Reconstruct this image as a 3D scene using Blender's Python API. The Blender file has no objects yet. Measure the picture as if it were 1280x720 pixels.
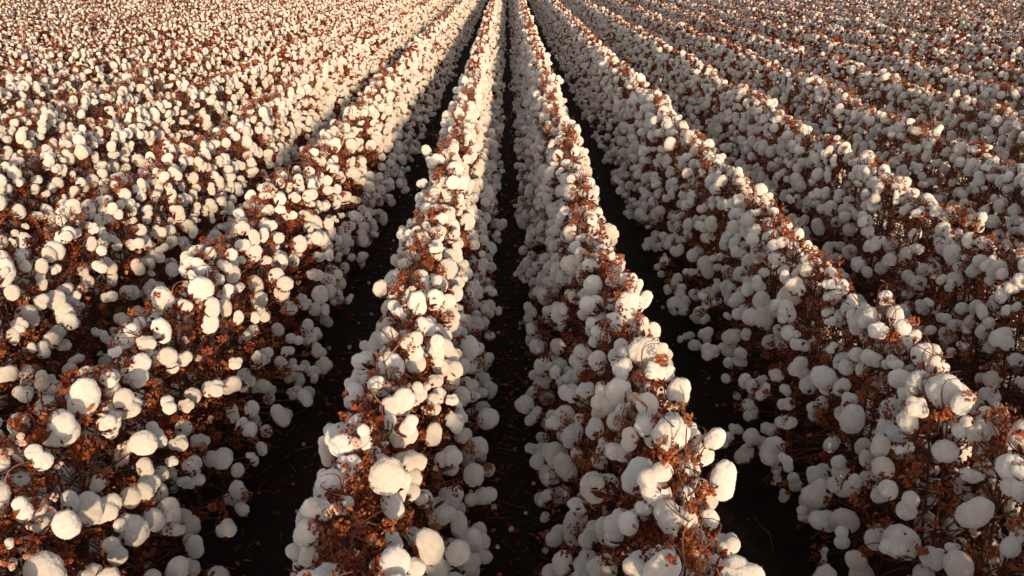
import bpy, math, random
import numpy as np
from mathutils import Vector, Matrix, Euler, noise

rng = random.Random(7)
R = math.radians
scene = bpy.context.scene
col = scene.collection

# ------------------------------------------------------------------ layout
ROW = 0.925            # row spacing
PLANT = 0.27          # plant spacing along the row
CAM_H = 2.16
PITCH = R(20.8)
LENS = 30.9
SUN_EL, SUN_AZ = R(7.5), R(11)     # azimuth: degrees to the right of straight behind the camera

# ------------------------------------------------------------------ materials
def new_mat(name):
    m = bpy.data.materials.new(name); m.use_nodes = True
    nt = m.node_tree; nt.nodes.clear()
    return m, nt

def N(nt, typ, **kw):
    n = nt.nodes.new(typ)
    for k, v in kw.items():
        if k.startswith('in_'):
            n.inputs[k[3:].replace('_', ' ')].default_value = v
        else:
            setattr(n, k, v)
    return n

def ramp(nt, stops):
    r = nt.nodes.new('ShaderNodeValToRGB')
    e = r.color_ramp.elements
    while len(e) < len(stops): e.new(0.5)
    for i, (p, c) in enumerate(stops):
        e[i].position = p; e[i].color = (*c, 1)
    return r

def lint_material(name, c0, c1, speck):
    m, nt = new_mat(name); L = nt.links.new
    out = N(nt, 'ShaderNodeOutputMaterial')
    tc = N(nt, 'ShaderNodeTexCoord'); oi = N(nt, 'ShaderNodeObjectInfo')
    big = N(nt, 'ShaderNodeTexNoise', in_Scale=2.2, in_Detail=4.0)
    fine = N(nt, 'ShaderNodeTexNoise', in_Scale=9.0, in_Detail=6.0, in_Roughness=0.7)
    L(tc.outputs['Object'], big.inputs['Vector']); L(tc.outputs['Object'], fine.inputs['Vector'])
    add = N(nt, 'ShaderNodeMath', operation='ADD'); L(big.outputs['Fac'], add.inputs[0])
    mul = N(nt, 'ShaderNodeMath', operation='MULTIPLY_ADD'); mul.inputs[1].default_value = 0.5; mul.inputs[2].default_value = -0.25
    L(oi.outputs['Random'], mul.inputs[0]); L(mul.outputs[0], add.inputs[1])
    cr = ramp(nt, [(0.25, c0), (0.7, c1)]); L(add.outputs[0], cr.inputs['Fac'])
    # bits of dry bract clinging to the lint
    sp = N(nt, 'ShaderNodeTexNoise', in_Scale=5.0, in_Detail=5.0, in_Roughness=0.65)
    mp = N(nt, 'ShaderNodeMapping'); L(tc.outputs['Object'], mp.inputs['Vector'])
    cx = N(nt, 'ShaderNodeCombineXYZ'); m40 = N(nt, 'ShaderNodeMath', operation='MULTIPLY'); m40.inputs[1].default_value = 40
    L(oi.outputs['Random'], m40.inputs[0]); L(m40.outputs[0], cx.inputs['X']); L(cx.outputs[0], mp.inputs['Location'])
    L(mp.outputs[0], sp.inputs['Vector'])
    spr = ramp(nt, [(speck, (0, 0, 0)), (speck + 0.035, (1, 1, 1))]); L(sp.outputs['Fac'], spr.inputs['Fac'])
    mix = N(nt, 'ShaderNodeMix', data_type='RGBA'); L(spr.outputs['Color'], mix.inputs['Factor'])
    L(cr.outputs['Color'], mix.inputs['A']); mix.inputs['B'].default_value = (0.10, 0.035, 0.015, 1)
    bump = N(nt, 'ShaderNodeBump', in_Strength=0.10, in_Distance=0.25); L(fine.outputs['Fac'], bump.inputs['Height'])
    dif = N(nt, 'ShaderNodeBsdfDiffuse', in_Roughness=1.0); tr = N(nt, 'ShaderNodeBsdfTranslucent')
    L(mix.outputs['Result'], dif.inputs['Color']); L(mix.outputs['Result'], tr.inputs['Color'])
    L(bump.outputs[0], dif.inputs['Normal'])
    ms = N(nt, 'ShaderNodeMixShader', in_Fac=0.28); L(dif.outputs[0], ms.inputs[1]); L(tr.outputs[0], ms.inputs[2])
    L(ms.outputs[0], out.inputs['Surface'])
    return m

def leaf_material(name, stops, transl):
    m, nt = new_mat(name); L = nt.links.new
    out = N(nt, 'ShaderNodeOutputMaterial')
    at = N(nt, 'ShaderNodeAttribute', attribute_name='tint')
    tc = N(nt, 'ShaderNodeTexCoord')
    nz = N(nt, 'ShaderNodeTexNoise', in_Scale=60.0, in_Detail=3.0); L(tc.outputs['Object'], nz.inputs['Vector'])
    ma = N(nt, 'ShaderNodeMath', operation='MULTIPLY_ADD'); ma.inputs[1].default_value = 0.35
    L(nz.outputs['Fac'], ma.inputs[0]); L(at.outputs['Fac'], ma.inputs[2])
    cr = ramp(nt, stops); L(ma.outputs[0], cr.inputs['Fac'])
    p = N(nt, 'ShaderNodeBsdfPrincipled', in_Roughness=0.65); L(cr.outputs['Color'], p.inputs['Base Color'])
    tr = N(nt, 'ShaderNodeBsdfTranslucent'); L(cr.outputs['Color'], tr.inputs['Color'])
    ms = N(nt, 'ShaderNodeMixShader', in_Fac=transl); L(p.outputs[0], ms.inputs[1]); L(tr.outputs[0], ms.inputs[2])
    L(ms.outputs[0], out.inputs['Surface'])
    return m

M_LINT = lint_material('cotton_lint', (0.82, 0.75, 0.67), (0.90, 0.87, 0.83), 0.70)
M_SMALL = lint_material('half_open_lint', (0.55, 0.36, 0.27), (0.80, 0.66, 0.55), 0.58)
M_LEAF = leaf_material('dry_leaf', [(0.12, (0.020, 0.005, 0.003)), (0.5, (0.140, 0.019, 0.004)), (0.92, (0.40, 0.065, 0.011)), (1.25, (0.46, 0.15, 0.05))], 0.3)
M_TWIG = leaf_material('dry_twig', [(0.1, (0.03, 0.011, 0.007)), (0.7, (0.14, 0.042, 0.02)), (1.1, (0.28, 0.12, 0.06))], 0.0)

def soil_material():
    m, nt = new_mat('dark_soil'); L = nt.links.new
    out = N(nt, 'ShaderNodeOutputMaterial'); tc = N(nt, 'ShaderNodeTexCoord')
    a = N(nt, 'ShaderNodeTexNoise', in_Scale=3.0, in_Detail=8.0, in_Roughness=0.65)
    b = N(nt, 'ShaderNodeTexNoise', in_Scale=17.0, in_Detail=8.0, in_Roughness=0.7)
    v = N(nt, 'ShaderNodeTexVoronoi', in_Scale=14.0, feature='SMOOTH_F1')
    for n in (a, b, v): L(tc.outputs['Object'], n.inputs['Vector'])
    cr = ramp(nt, [(0.3, (0.012, 0.0065, 0.004)), (0.7, (0.040, 0.022, 0.014))]); L(a.outputs['Fac'], cr.inputs['Fac'])
    ad = N(nt, 'ShaderNodeMath', operation='ADD'); L(b.outputs['Fac'], ad.inputs[0]); L(v.outputs['Distance'], ad.inputs[1])
    bump = N(nt, 'ShaderNodeBump', in_Strength=0.8, in_Distance=0.05); L(ad.outputs[0], bump.inputs['Height'])
    p = N(nt, 'ShaderNodeBsdfPrincipled', in_Roughness=0.95); L(cr.outputs['Color'], p.inputs['Base Color'])
    p.inputs['Specular IOR Level'].default_value = 0.15
    L(bump.outputs[0], p.inputs['Normal']); L(p.outputs[0], out.inputs['Surface'])
    return m
M_SOIL = soil_material()

# ------------------------------------------------------------------ mesh helpers
class MB:
    def __init__(s): s.v = []; s.f = []; s.m = []; s.t = []; s.s = []
    def add(s, verts, faces, mat=0, tint=0.5, smooth=False):
        o = len(s.v); s.v.extend(verts)
        for f in faces:
            s.f.append(tuple(i + o for i in f)); s.m.append(mat); s.t.append(tint); s.s.append(smooth)
    def mesh(s, name, mats):
        me = bpy.data.meshes.new(name)
        me.from_pydata([tuple(v) for v in s.v], [], s.f)
        for m in mats: me.materials.append(m)
        me.polygons.foreach_set('material_index', s.m)
        me.polygons.foreach_set('use_smooth', s.s)
        a = me.attributes.new('tint', 'FLOAT', 'FACE'); a.data.foreach_set('value', s.t)
        me.update(); return me
    def arrays(s):           # triangulated arrays
        tri, mat, tin, sm = [], [], [], []
        for f, m, t, q in zip(s.f, s.m, s.t, s.s):
            for k in range(1, len(f) - 1):
                tri.append((f[0], f[k], f[k + 1])); mat.append(m); tin.append(t); sm.append(q)
        return (np.array([tuple(v) for v in s.v], np.float32).reshape(-1, 3), np.array(tri, np.int32).reshape(-1, 3),
                np.array(mat, np.int32), np.array(tin, np.float32), np.array(sm, bool))

def ico(sub):
    t = (1 + 5 ** 0.5) / 2
    v = [Vector(p).normalized() for p in ((-1,t,0),(1,t,0),(-1,-t,0),(1,-t,0),(0,-1,t),(0,1,t),(0,-1,-t),(0,1,-t),(t,0,-1),(t,0,1),(-t,0,-1),(-t,0,1))]
    f = [(0,11,5),(0,5,1),(0,1,7),(0,7,10),(0,10,11),(1,5,9),(5,11,4),(11,10,2),(10,7,6),(7,1,8),(3,9,4),(3,4,2),(3,2,6),(3,6,8),(3,8,9),(4,9,5),(2,4,11),(6,2,10),(8,6,7),(9,8,1)]
    for _ in range(sub):
        cache = {}; nf = []
        def mid(a, b):
            k = (min(a, b), max(a, b))
            if k not in cache:
                v.append(((v[a] + v[b]) * 0.5).normalized()); cache[k] = len(v) - 1
            return cache[k]
        for a, b, c in f:
            x, y, z = mid(a, b), mid(b, c), mid(c, a)
            nf += [(a, x, z), (b, y, x), (c, z, y), (x, y, z)]
        f = nf
    return v, f
ICO = {k: ico(k) for k in range(5)}

def rvec(r=rng):
    while True:
        v = Vector((r.uniform(-1, 1), r.uniform(-1, 1), r.uniform(-1, 1)))
        if 0.05 < v.length < 1: return v.normalized()

# ------------------------------------------------------------------ cotton bolls: fluffy locks swelling out of the bur, unit radius about 1
def lobes_for(kind, r):
    j = lambda a: r.uniform(-a, a)
    if kind == 'round':
        return [(Vector((j(.08), j(.08), 0)), 0.95), (Vector((j(.25), j(.25), .1)), .82), (Vector((j(.3), j(.3), -.15)), .8)]
    if kind == 'oval':
        return [(Vector((0, 0, .38)), 0.78), (Vector((j(.1), j(.1), -.38)), .82), (Vector((j(.15), j(.15), 0)), .84)]
    if kind == 'pair':
        return [(Vector((.05, j(.1), .62)), 0.68), (Vector((j(.12), 0, -.50)), .80)]
    if kind == 'side_pair':
        return [(Vector((.52, j(.1), .08)), 0.72), (Vector((-.52, j(.1), -.08)), .74)]
    if kind == 'three':
        o = []
        for k in range(3):
            a = k * 2.094 + j(.3); o.append((Vector((.46 * math.cos(a), .46 * math.sin(a), j(.3))), .66 + j(.08)))
        return o
    if kind == 'four':
        o = []
        for k in range(4):
            a = k * 1.571 + j(.25); o.append((Vector((.5 * math.cos(a), .5 * math.sin(a), j(.2))), .58 + j(.06)))
        o.append((Vector((0, 0, -.1)), .6)); return o
    if kind == 'five':
        o = []
        for k in range(5):
            a = k * 1.257 + j(.2); o.append((Vector((.52 * math.cos(a), .52 * math.sin(a), -.05 + j(.15))), .52 + j(.06)))
        o.append((Vector((0, 0, -.15)), .55)); return o
    if kind == 'tall':
        return [(Vector((j(.15), j(.15), .72)), .55), (Vector((j(.2), j(.2), 0)), .70), (Vector((j(.15), j(.15), -.68)), .66)]

def boll_shape(dirs, lobes, seed, amp):
    pts = []
    off = Vector((seed * 7.13, seed * 3.7, seed * 1.9))
    K = 15.0
    for d in dirs:
        acc = 0.0
        for c, r in lobes:
            b = c.dot(d); disc = b * b - c.length_squared + r * r
            t = b + math.sqrt(disc) if disc > 0 else b * 0.5
            acc += math.exp(K * max(t, 0.25))
        t = math.log(acc) / K - 0.02
        t *= 1 + amp * noise.noise(d * 2.3 + off) + amp * 0.55 * noise.noise(d * 6.0 + off) + amp * 0.3 * noise.noise(d * 13.0 + off)
        pts.append(d * t)
    return pts

BOLL_KINDS = ['round', 'oval', 'pair', 'side_pair', 'three', 'four', 'five', 'tall', 'round', 'oval', 'round', 'three', 'round', 'oval']
BOLL_W =     [0.9, 1.1, 0.9, 0.8, 1.2, 1.3, 1.1, 0.6, 0.9, 1.1, 0.9, 1.2, 0.9, 1.1]
boll_mesh, boll_lod = [], []
for i, k in enumerate(BOLL_KINDS):
    lr = random.Random(100 + i); lob = lobes_for(k, lr)
    mb = MB(); v, f = ICO[4]
    pts = boll_shape(v, lob, i, 0.075)
    mb.add(pts, f, 0, 0.5, True)
    # loose fibres standing off the lint: fine slivers
    for _ in range(420):
        q = lr.randrange(len(pts)); p = pts[q]; n = v[q]
        tdir = (n * lr.uniform(.5, 1.2) + rvec(lr) * 0.9).normalized(); s = rvec(lr).cross(tdir).normalized() * 0.008
        l = lr.uniform(.05, .13); mid = p + tdir * l * .55; tip = p + (tdir + rvec(lr) * .6).normalized() * l
        base = p - n * .02
        mb.add([base - s, base + s, mid + s * .7, tip, mid - s * .7], [(0, 1, 2, 3, 4)], 0, 0.5, False)
    boll_mesh.append(mb.mesh('cotton_boll', [M_LINT]))
    boll_lod.append({sub: np.array([tuple(p) for p in boll_shape(ICO[sub][0], lob, i, 0.075)], np.float32) for sub in (0, 1, 2)})

# half opened small bolls: a few tight locks with brown bur segments between them
small_mesh = []
for i in range(6):
    lr = random.Random(300 + i); mb = MB()
    for k in range(lr.choice([3, 4, 5, 6])):
        c = rvec(lr) * lr.uniform(.35, .75); rr = lr.uniform(.28, .5)
        v, f = ICO[2]
        off = rvec(lr) * 9
        mb.add([c + d * rr * (1 + .16 * noise.noise(d * 2.5 + off)) for d in v], f, 0, .5, True)
    for k in range(9):
        d = rvec(lr); a = d.orthogonal().normalized() * lr.uniform(.15, .3); b = d.cross(a).normalized() * lr.uniform(.3, .6)
        c = d * lr.uniform(.3, .85)
        mb.add([c - a, c + b * .5 + d * .15, c + a, c - b + d * .1], [(0, 1, 2), (0, 2, 3)], 1, lr.uniform(.2, .8))
    small_mesh.append(mb.mesh('half_open_boll', [M_SMALL, M_LEAF]))

# dry bur: five pointed, curled carpels cupping the lint, with ragged bracts and a stalk (unit boll above it, along +z)
bur_mesh = []
for i in range(6):
    lr = random.Random(500 + i); mb = MB()
    for k in range(5):
        a0 = k * 1.2566 + lr.uniform(-.2, .2); ln = lr.uniform(.75, 1.25)
        rows = []
        for q in range(6):
            u = q / 5; th = math.pi * (1 - .40 * u * ln); rad = 1.04 + .20 * u * u
            w = .34 * math.sin(math.pi * min(1, .18 + u * .82)) * (1 - u * .25) + .01
            rows.append([Vector((rad * math.sin(th) * math.cos(a0 + da), rad * math.sin(th) * math.sin(a0 + da), rad * math.cos(th) + lift))
                         for da, lift in ((-w, .0), (0, -.07), (w, .0))])
        vv = [p for r_ in rows for p in r_]; ff = []
        for q in range(5):
            for c in range(2):
                b = q * 3 + c; ff.append((b, b + 1, b + 4, b + 3))
        mb.add(vv, ff, 0, lr.uniform(.15, .65), True)
    for k in range(14):
        th = lr.uniform(.52, 1) * math.pi; a0 = lr.uniform(0, 6.28)
        d = Vector((math.sin(th) * math.cos(a0), math.sin(th) * math.sin(a0), math.cos(th)))
        t1 = rvec(lr); t1 = (t1 - d * t1.dot(d)).normalized(); t2 = d.cross(t1)
        c = d * lr.uniform(1.0, 1.2); s = lr.uniform(.08, .26)
        mb.add([c - t1 * s, c + t2 * s * .5 + d * .08, c + t1 * s * lr.uniform(.6, 1.6) + d * .16, c - t2 * s * .6], [(0, 1, 3), (1, 2, 3)], 0, lr.uniform(.1, .9))
    bur_mesh.append(mb.mesh('bur', [M_LEAF]))

# ------------------------------------------------------------------ one plant
H = 0.91
def half_width(z):
    u = max(0.0, min(1.0, (z - .15) / (H - .15)))
    return 0.045 + 0.240 * (1 - u ** 1.0)

def tube(mb, pts, r0, r1, sides=5, tint=.5):
    vs, fs = [], []
    n = len(pts)
    for i, p in enumerate(pts):
        d = (pts[min(i + 1, n - 1)] - pts[max(i - 1, 0)]).normalized()
        a = d.orthogonal().normalized(); b = d.cross(a); r = r0 + (r1 - r0) * i / (n - 1)
        for k in range(sides):
            t = 6.2832 * k / sides; vs.append(p + a * math.cos(t) * r + b * math.sin(t) * r)
    for i in range(n - 1):
        for k in range(sides):
            fs.append((i * sides + k, i * sides + (k + 1) % sides, (i + 1) * sides + (k + 1) % sides, (i + 1) * sides + k))
    mb.add(vs, fs, 0, tint, True)

def arc(p0, p1, lr, sag, n=5):
    mid = (p0 + p1) * .5 + Vector((lr.uniform(-1, 1), lr.uniform(-1, 1), 0)) * sag + Vector((0, 0, sag * lr.uniform(.1, 1.2)))
    return [p0 * (1 - t) ** 2 + mid * 2 * t * (1 - t) + p1 * t * t for t in (i / (n - 1) for i in range(n))]

def leaf(mb, c, lr, size, tint):
    """a curled dry leaf scrap: three ragged lobes folded along the midrib"""
    d = rvec(lr); d.z = d.z * .6 - .25; d.normalize()
    s = d.cross(rvec(lr)).normalized(); n = d.cross(s)
    w = size * lr.uniform(.3, .6); cu = size * lr.uniform(-.5, .5); fo = size * lr.uniform(.1, .45)
    P = lambda a, b, h: c + d * a * size + s * b * w + n * h
    vs = [P(0, 0, 0), P(.3, .9, fo), P(.5, .35, fo * .4 + cu * .3), P(.75, 1.0, fo + cu * .5), P(1.1, 0, cu), P(.7, -.9, fo + cu * .6), P(.48, -.3, fo * .4 + cu * .3), P(.25, -1, fo), P(.5, 0, cu * .25)]
    mb.add(vs, [(0, 1, 8), (1, 2, 8), (2, 3, 8), (3, 4, 8), (4, 5, 8), (5, 6, 8), (6, 7, 8), (7, 0, 8)], 0, tint)

def make_proto(seed):
    lr = random.Random(1000 + seed)
    bolls = []; smalls = []
    def ok(p, r, k=.98): return all((p - q).length > (r + s) * k for q, s, *_ in bolls)
    target = lr.randint(44, 50)
    tries = 0
    while len(bolls) < target and tries < 4000:
        tries += 1
        r = min(.046, max(.019, lr.lognormvariate(math.log(.0368), .22)))
        side = lr.choice((-1, 1)); q = lr.random()
        if lr.random() < .83:
            z = .09 + (H - .10) * lr.random() ** .85
            depth = 1.05 - .35 * q * q
            x = side * half_width(z) * depth
        else:                                        # over the crest
            x = side * lr.uniform(0, .12); depth = abs(x) / .12
            z = H * 1.03 - abs(x) * .6 - .06 * q
        y = lr.uniform(-.155, .155)
        p = Vector((x, y, z + lr.uniform(-.02, .02)))
        if not ok(p, r): continue
        out = Vector((side * 1.0 * min(1, abs(depth)), lr.uniform(-.7, .7), lr.uniform(.2, 1.4))).normalized()
        bolls.append((p, r, out))
        if lr.random() < .34:                       # stacked bolls on the same fruiting branch
            for _ in range(lr.choice((1, 1, 2))):
                r2 = r * lr.uniform(.65, 1.1)
                dv = Vector((side * lr.uniform(-.2, .7), lr.uniform(-.8, .8), lr.uniform(-1.2, .3))).normalized()
                p2 = p + dv * (r + r2) * lr.uniform(.72, .98)
                if p2.z < .06 or abs(p2.x) > half_width(max(0, p2.z)) * 1.25 + .02: continue
                bolls.append((p2, r2, (out + rvec(lr) * .4).normalized())); p, r = p2, r2
    # small half-open bolls, mostly on the upper part
    for _ in range(20):
        z = H * (1.02 - .8 * lr.random() ** 1.6); side = lr.choice((-1, 1))
        p = Vector((side * half_width(z) * lr.uniform(.1, 1.12), lr.uniform(-.15, .15), z))
        smalls.append((p, lr.uniform(.010, .021), rvec(lr)))
    # stems
    st = MB(); mains = []
    for k in range(3):
        top = Vector((lr.uniform(-.06, .06), lr.uniform(-.11, .11), H * lr.uniform(.9, 1.05)))
        base = Vector((lr.uniform(-.02, .02), top.y * .5, -.02))
        pts = arc(base, top, lr, .05, 8); mains.append(pts); tube(st, pts, .0075, .0025, 6, lr.uniform(.2, .6))
    def nearest(p):
        best = None
        for m in mains:
            for q in m[1:]:
                zz = p.z - .05 - q.z
                dd = (q - p).length + (.3 if zz < -.02 else 0)
                if best is None or dd < best[0]: best = (dd, q)
        return best[1]
    for p, r, out in bolls:
        e = p - out * r * .9; tube(st, arc(nearest(p), e, lr, .04, 6), .0035, .0020, 4, lr.uniform(.1, .8))
    for p, r, out in smalls:
        tube(st, arc(nearest(p), p, lr, .05, 5), .0024, .0012, 4, lr.uniform(.1, .9))
    for _ in range(16):                              # bare twigs poking out
        z = H * (1.08 - .7 * lr.random() ** 1.5)
        p = Vector((lr.choice((-1, 1)) * half_width(min(z, H)) * lr.uniform(.2, 1.15), lr.uniform(-.18, .18), z))
        tube(st, arc(nearest(p), p, lr, .09, 7), .0026, .0010, 4, lr.uniform(.3, 1.0))
    # dry leaves, bracts and crumbly bur clusters
    fo = MB(); fl = MB()
    for i in range(220):
        z = .08 + (H - .06) * lr.random() ** .62
        p = Vector((lr.choice((-1, 1)) * half_width(min(z, H)) * lr.uniform(.0, 1.0) ** .6 * (.94 if z > .42 else .6), lr.uniform(-.17, .17), z))
        s = lr.uniform(.008, .022) * (1.6 if lr.random() < .08 else 1); t = lr.uniform(0, 1) ** 1.3
        leaf(fo, p, lr, s, t)
        if i % 3 == 0:
            a, b = rvec(lr) * s * 1.5, rvec(lr) * s * 1.1
            fl.add([p - a, p + b, p + a, p - b], [(0, 1, 2, 3)], 2, t)
    for i in range(80):
        z = H * (1.04 - .84 * lr.random() ** 1.12)
        c = Vector((lr.choice((-1, 1)) * half_width(min(z, H)) * lr.uniform(.3, 1.12), lr.uniform(-.16, .16), z))
        n = lr.randint(12, 30); rad = lr.uniform(.014, .034); bt = lr.uniform(.25, .95)
        for _ in range(n):
            p = c + rvec(lr) * rad * lr.random() ** .4; s = lr.uniform(.0025, .0062)
            a = rvec(lr) * s * 1.7; b = a.orthogonal().normalized() * s; g = a.cross(b).normalized() * s * .8
            fo.add([p + a, p - a, p + b, p - b, p + g, p - g], [(0, 2, 4), (2, 1, 4), (1, 3, 4), (3, 0, 4), (2, 0, 5), (1, 2, 5), (3, 1, 5), (0, 3, 5)], 0, bt + lr.uniform(-.1, .4))
        for q in range(3):
            d1, d2 = rvec(lr) * rad, rvec(lr) * rad
            fl.add([c - d1, c + d2, c + d1, c - d2], [(0, 1, 2, 3)], 2, bt + .1 * q)
    return dict(bolls=bolls, smalls=smalls, stem=st.mesh('stem', [M_TWIG]), leaves=fo.mesh('dry_leaves', [M_LEAF]), flod=fl.arrays())

protos = [make_proto(s) for s in range(10)]

# ------------------------------------------------------------------ camera (over the furrow, looking along the rows)
cam_data = bpy.data.cameras.new('camera'); cam = bpy.data.objects.new('camera', cam_data); col.objects.link(cam)
cam.location = (-0.012, 0, CAM_H); cam.rotation_euler = (R(90) - PITCH, 0, R(-0.30))
cam_data.lens = LENS; cam_data.sensor_width = 36; cam_data.clip_start = .05; cam_data.clip_end = 5000
scene.camera = cam
Fpx = LENS / 36 * 1280
cs, sn = math.cos(PITCH), math.sin(PITCH)
def project(x, y, z):
    h = CAM_H - z; zc = y * cs + h * sn
    if zc < .2: return None
    return (640 + Fpx * (x + .012) / zc - 6, 360 + Fpx * (h * cs - y * sn) / zc, zc)

# ------------------------------------------------------------------ where every plant stands
YMAX = 34.0
spots = []
for i in range(-27, 27):
    x0 = math.copysign(.40 + ROW * (abs(i + .5) - .5), i + .5)
    rr = random.Random(9000 + i)
    y = -2.2 + rr.uniform(0, PLANT)
    while y < YMAX + (24 if -4 <= i <= 3 else 0):
        x = x0 + rr.uniform(-.022, .022)
        tops = [project(x + dx, y, z) for z in (.35, .9) for dx in (-.3, 0, .3)]
        seen = [p for p in tops if p and -25 < p[0] < 1305 and p[1] < 735 + 90]
        near = project(x, y, .6)
        if seen and near:
            area = near[2]
        else: area = None
        if area is not None or abs(x) < .62 * (abs(y) * cs + 1.2) + 2.0:
            spots.append(dict(row=i, x=x, y=y, d=area, seed=rr.randrange(10 ** 6)))
        y += PLANT * rr.uniform(.85, 1.15)
cand = sorted((s for s in spots if s['d'] is not None), key=lambda s: s['d'])
chosen = cand[:300]
for s in chosen: s['own'] = True
BUR_N = 110
for k, s in enumerate(chosen): s['rank'] = k

ORD = ['first', 'second', 'third', 'fourth', 'fifth', 'sixth', 'seventh', 'eighth', 'ninth', 'tenth', 'eleventh', 'twelfth', 'thirteenth', 'fourteenth', 'fifteenth', 'sixteenth', 'seventeenth', 'eighteenth', 'nineteenth', 'twentieth']
TENS = {2: 'twent', 3: 'thirt', 4: 'fort', 5: 'fift'}
def ordinal(n):
    if n <= 20: return ORD[n - 1]
    t, u = divmod(n, 10)
    return TENS[t] + 'ieth' if u == 0 else TENS[t] + 'y-' + ORD[u - 1]

by_row = {}
for s in chosen: by_row.setdefault(s['row'], []).append(s)
for i, lst in by_row.items():
    lst.sort(key=lambda s: s['y'])
    side = 'right' if i >= 0 else 'left'; k = i + 1 if i >= 0 else -i
    rowname = ('row just %s of the central furrow' % side) if k == 1 else '%s row %s of the central furrow' % (ordinal(k), side)
    for n, s in enumerate(lst):
        s['label_tail'] = ('nearest in the %s' % rowname) if n == 0 else '%s from near end of %s' % (ordinal(n + 1), rowname.replace('the central', 'central'))

# ------------------------------------------------------------------ build the individual plants
def link_copy(src, parent, name=None):
    o = src.copy(); col.objects.link(o); o.parent = parent
    return o

src_boll = [bpy.data.objects.new('cotton_boll', m) for m in boll_mesh]
src_small = [bpy.data.objects.new('half_open_boll', m) for m in small_mesh]
src_bur = [bpy.data.objects.new('bur', m) for m in bur_mesh]
src_stem = [bpy.data.objects.new('stem', p['stem']) for p in protos]
src_leaf = [bpy.data.objects.new('dry_leaves', p['leaves']) for p in protos]

def plant_pose(s):
    rr = random.Random(s['seed'])
    pi = rr.randrange(len(protos))
    rz = (0 if rr.random() < .5 else math.pi) + rr.uniform(-.12, .12)
    hsc = rr.uniform(.93, 1.06); wsc = rr.uniform(.92, 1.08)
    lean = rr.uniform(-.05, .05); thin = .02 + .26 * rr.random() ** 1.5
    return rr, pi, rz, hsc, wsc, lean, thin

for s in chosen:
    rr, pi, rz, hsc, wsc, lean, thin = plant_pose(s)
    pr = protos[pi]
    root = bpy.data.objects.new('cotton_plant', None); col.objects.link(root)
    root.empty_display_size = .1
    root.location = (s['x'], s['y'], 0.0); root.rotation_euler = (0, lean, rz)
    look = 'tall' if hsc > 1.025 else 'low' if hsc < .965 else 'bushy'
    root['label'] = '%s cotton plant, %s' % (look, s['label_tail'])
    root['category'] = 'cotton plant'; root['group'] = 'cotton plants growing in straight rows'
    S3 = Vector((wsc, 1, hsc))
    for src in (src_stem[pi], src_leaf[pi]):
        o = link_copy(src, root); o.scale = S3
    for p, r, out in pr['bolls']:
        if rr.random() < thin: continue
        o = link_copy(rr.choices(src_boll, BOLL_W)[0], root)
        rad = r * rr.uniform(.84, 1.16)
        o.location = Vector((p.x * wsc, p.y, p.z * hsc)) + rvec(rr) * .012
        tilt = (Vector((0, 0, 1.1)) + rvec(rr) * .55).normalized()
        q = tilt.to_track_quat('Z', 'Y') @ Euler((0, 0, rr.uniform(0, 6.28))).to_quaternion()
        o.rotation_euler = q.to_euler()
        o.scale = (rad * rr.uniform(.9, 1.1), rad * rr.uniform(.9, 1.1), rad * rr.uniform(.92, 1.18))
        if s['rank'] < BUR_N:
            b = link_copy(rr.choice(src_bur), o)
            dq = out.to_track_quat('Z', 'Y')
            b.rotation_euler = (q.inverted() @ dq @ Euler((0, 0, rr.uniform(0, 6.28))).to_quaternion()).to_euler()
    for p, r, out in pr['smalls']:
        if rr.random() < .2: continue
        o = link_copy(rr.choice(src_small), root)
        o.location = Vector((p.x * wsc, p.y, p.z * hsc)) + rvec(rr) * .01
        o.rotation_euler = (rr.uniform(0, 6.28), rr.uniform(0, 6.28), rr.uniform(0, 6.28))
        k = r * rr.uniform(.8, 1.2); o.scale = (k, k, k)
for o in src_boll + src_small + src_bur + src_stem + src_leaf:
    bpy.data.objects.remove(o)

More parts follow.
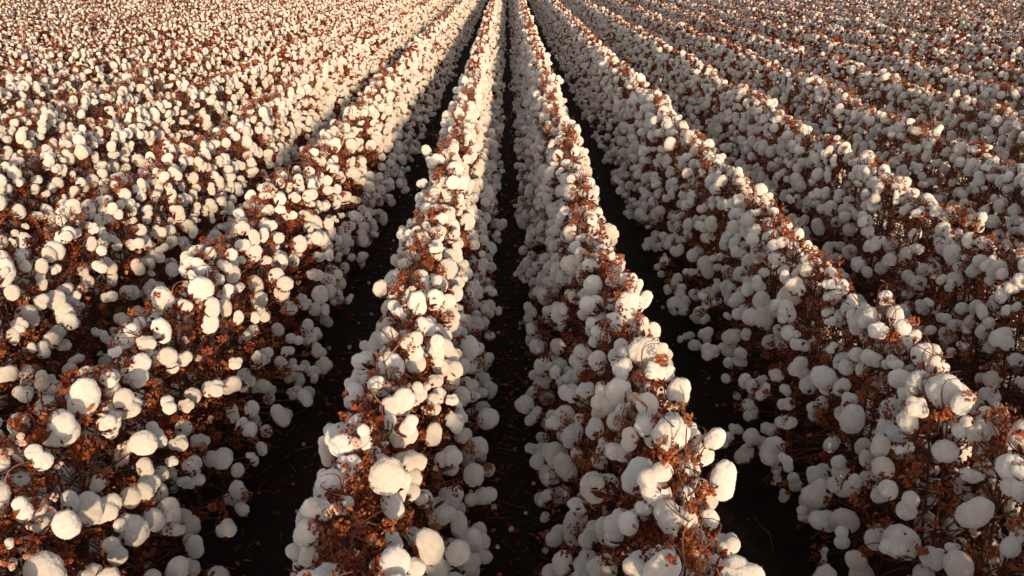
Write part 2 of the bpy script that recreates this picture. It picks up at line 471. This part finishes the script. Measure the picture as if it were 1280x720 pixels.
# ------------------------------------------------------------------ the far rows that read as one mass: one object
V, T, MI, TI, SM = [], [], [], [], []
off = 0
def push(v, t, m, ti, sm):
    global off
    V.append(v); T.append(t + off); MI.append(m); TI.append(ti); SM.append(sm); off += len(v)
tri_np = {k: np.array(ICO[k][1], np.int32) for k in (0, 1, 2)}
octv = np.array([(1,0,0),(-1,0,0),(0,1,0),(0,-1,0),(0,0,1),(0,0,-1)], np.float32)
octf = np.array([(0,2,4),(2,1,4),(1,3,4),(3,0,4),(2,0,5),(1,2,5),(3,1,5),(0,3,5)], np.int32)
nrng = np.random.default_rng(3)
for s in spots:
    if s.get('own'): continue
    rr, pi, rz, hsc, wsc, lean, thin = plant_pose(s)
    pr = protos[pi]
    dist = math.hypot(s['x'], s['y'])
    sub = 2 if dist < 8 else 1 if dist < 15 else 0
    c, sn_ = math.cos(rz), math.sin(rz)
    Rm = np.array(((c, -sn_, 0), (sn_, c, 0), (0, 0, 1)), np.float32); P0 = np.array((s['x'], s['y'], 0), np.float32)
    SC = np.array((wsc, 1, hsc), np.float32)
    for p, r, out in pr['bolls']:
        if rr.random() < thin: continue
        k = rr.randrange(len(BOLL_KINDS)); a = rr.uniform(0, 6.28); ca, sa = math.cos(a), math.sin(a)
        rad = r * rr.uniform(.84, 1.16) * (1.06 if sub == 0 else 1)
        loc = (np.array(p, np.float32) * SC + nrng.uniform(-.012, .012, 3).astype(np.float32))
        v = boll_lod[k][sub] * rad @ np.array(((ca, sa, 0), (-sa, ca, 0), (0, 0, 1)), np.float32) + loc
        v = v @ Rm.T + P0; n = len(tri_np[sub])
        push(v, tri_np[sub], np.zeros(n, np.int32), np.full(n, .5, np.float32), np.ones(n, bool))
    for p, r, out in pr['smalls']:
        v = (octv * (r * 1.0) + np.array(p, np.float32) * SC) @ Rm.T + P0
        push(v, octf, np.full(8, 1, np.int32), np.full(8, .5, np.float32), np.ones(8, bool))
    v, t, m, ti, sm = pr['flod']
    push((v * SC) @ Rm.T + P0, t, m, ti, sm)
V = np.concatenate(V).astype(np.float32); T = np.concatenate(T); MI = np.concatenate(MI); TI = np.concatenate(TI); SM = np.concatenate(SM)
print('STUFF', len(V), len(T), 'plants', len(spots), 'own', len(chosen), 'objects', len(bpy.data.objects), 'farthest own', max(s['y'] for s in chosen))
me = bpy.data.meshes.new('distant_cotton_rows')
me.vertices.add(len(V)); me.vertices.foreach_set('co', V.ravel())
me.loops.add(len(T) * 3); me.loops.foreach_set('vertex_index', T.ravel().astype(np.int32))
me.polygons.add(len(T)); me.polygons.foreach_set('loop_start', np.arange(0, len(T) * 3, 3, dtype=np.int32))
for m in (M_LINT, M_SMALL, M_LEAF): me.materials.append(m)
me.polygons.foreach_set('material_index', MI); me.polygons.foreach_set('use_smooth', SM)
a = me.attributes.new('tint', 'FLOAT', 'FACE'); a.data.foreach_set('value', TI)
me.update(calc_edges=True)
fo = bpy.data.objects.new('distant_cotton_rows', me); col.objects.link(fo)
fo['label'] = 'far mass of small white cotton rows running together across the top of the photo'
fo['category'] = 'cotton field'; fo['kind'] = 'stuff'

# ------------------------------------------------------------------ the ground: one sheet, gently ridged under the rows, out to the horizon
xs = sorted(set([-3000, -800, -200, -60, -30] + [round(-24.3 + .15 * i, 3) for i in range(325)] + [30, 60, 200, 800, 3000]))
ys = sorted(set([-3000, -500, -100, -30] + [round(-4 + .3 * i, 3) for i in range(41)] + [10 + 2.5 * i for i in range(16)] + [60, 100, 300, 1000, 3000]))
gv = []
for y in ys:
    for x in xs:
        z = 0.0
        if abs(x) < 24.6 and -4 < y < 48:
            z = -.035 * (1 + math.cos(6.2832 * (abs(x) + .0625) / ROW)) + .012 * noise.noise(Vector((x * 4, y * 4, 0)))
        gv.append((x, y, z - .01))
W = len(xs)
gf = [(j * W + i, j * W + i + 1, (j + 1) * W + i + 1, (j + 1) * W + i) for j in range(len(ys) - 1) for i in range(W - 1)]
gm = bpy.data.meshes.new('soil'); gm.from_pydata(gv, [], gf); gm.materials.append(M_SOIL)
gm.polygons.foreach_set('use_smooth', [True] * len(gf)); gm.update()
g = bpy.data.objects.new('soil', gm); col.objects.link(g); g['kind'] = 'structure'

# fallen leaf scraps, stalk bits and shed lint on the soil between the rows: nobody could count them
lt = MB(); lr = random.Random(77)
for i in range(9000):
    y = .8 + 15 * lr.random() ** 1.5; k = lr.randint(-6, 5) if lr.random() < .55 else lr.choice((-1, 0, -1, 0, 0, -1))
    lim = .44; x = (lr.uniform(-.2, .2) if lr.random() < .3 else lr.uniform(-lim, lim)) + (k if k else 0) * ROW
    zz = -.075 + .035 * (1 - math.cos(6.2832 * (abs(x) + .0625) / ROW)) + .012 * noise.noise(Vector((x * 4, y * 4, 0)))
    p = Vector((x, y, zz + .008))
    q = lr.random()
    if q < .72:
        s = lr.uniform(.006, .022); a = rvec(lr); a.z *= .35; a = a.normalized() * s; b = Vector((-a.y, a.x, lr.uniform(-.5, .5) * s)) * lr.uniform(.4, .9)
        lt.add([p - a, p + b + Vector((0, 0, s * .3)), p + a, p - b], [(0, 1, 2), (0, 2, 3)], 0, lr.uniform(0, .9))
    elif q < .95:
        a = rvec(lr); a.z *= .2; a = a.normalized() * lr.uniform(.02, .07)
        tube(lt, [p - a, p + rvec(lr) * .004, p + a], .0022, .0012, 4, lr.uniform(0, .8)); 
    else:
        v, f = ICO[1]; o = rvec(lr) * 5; r = lr.uniform(.006, .014)
        lt.add([p + d * r * (1 + .4 * noise.noise(d * 2 + o)) for d in v], f, 1, .5, True)
lo_ = bpy.data.objects.new('leaf_litter', lt.mesh('leaf_litter', [M_LEAF, M_SMALL])); col.objects.link(lo_)
lo_['label'] = 'dead leaf scraps and stalk bits scattered on the dark soil between the rows'; lo_['category'] = 'leaf litter'; lo_['kind'] = 'stuff'

# ------------------------------------------------------------------ daylight: low warm sun behind and to the right
sd = Vector((math.sin(SUN_AZ) * math.cos(SUN_EL), -math.cos(SUN_AZ) * math.cos(SUN_EL), math.sin(SUN_EL)))
ld = bpy.data.lights.new('sun', 'SUN'); ld.energy = 3.85; ld.angle = R(1.2); ld.color = (1.0, .75, .48)
lo = bpy.data.objects.new('sun', ld); col.objects.link(lo); lo.rotation_euler = sd.to_track_quat('Z', 'Y').to_euler()
lo.location = sd * 30
w = bpy.data.worlds.new('World'); scene.world = w; w.use_nodes = True
nt = w.node_tree; bg = nt.nodes['Background']
sky = nt.nodes.new('ShaderNodeTexSky'); sky.sky_type = 'NISHITA'; sky.sun_disc = False
sky.sun_elevation = SUN_EL; sky.sun_rotation = math.pi - SUN_AZ
hs = nt.nodes.new('ShaderNodeHueSaturation'); hs.inputs['Saturation'].default_value = .42; hs.inputs['Value'].default_value = 1.6
nt.links.new(sky.outputs[0], hs.inputs['Color'])
tn = nt.nodes.new('ShaderNodeMix'); tn.data_type = 'RGBA'; tn.blend_type = 'MULTIPLY'; tn.inputs['Factor'].default_value = 1
tn.inputs['B'].default_value = (1.0, .935, .93, 1)
nt.links.new(hs.outputs['Color'], tn.inputs['A']); nt.links.new(tn.outputs['Result'], bg.inputs['Color']); bg.inputs['Strength'].default_value = .15
scene.view_settings.view_transform = 'Standard'; scene.view_settings.look = 'None'; scene.view_settings.exposure = 0
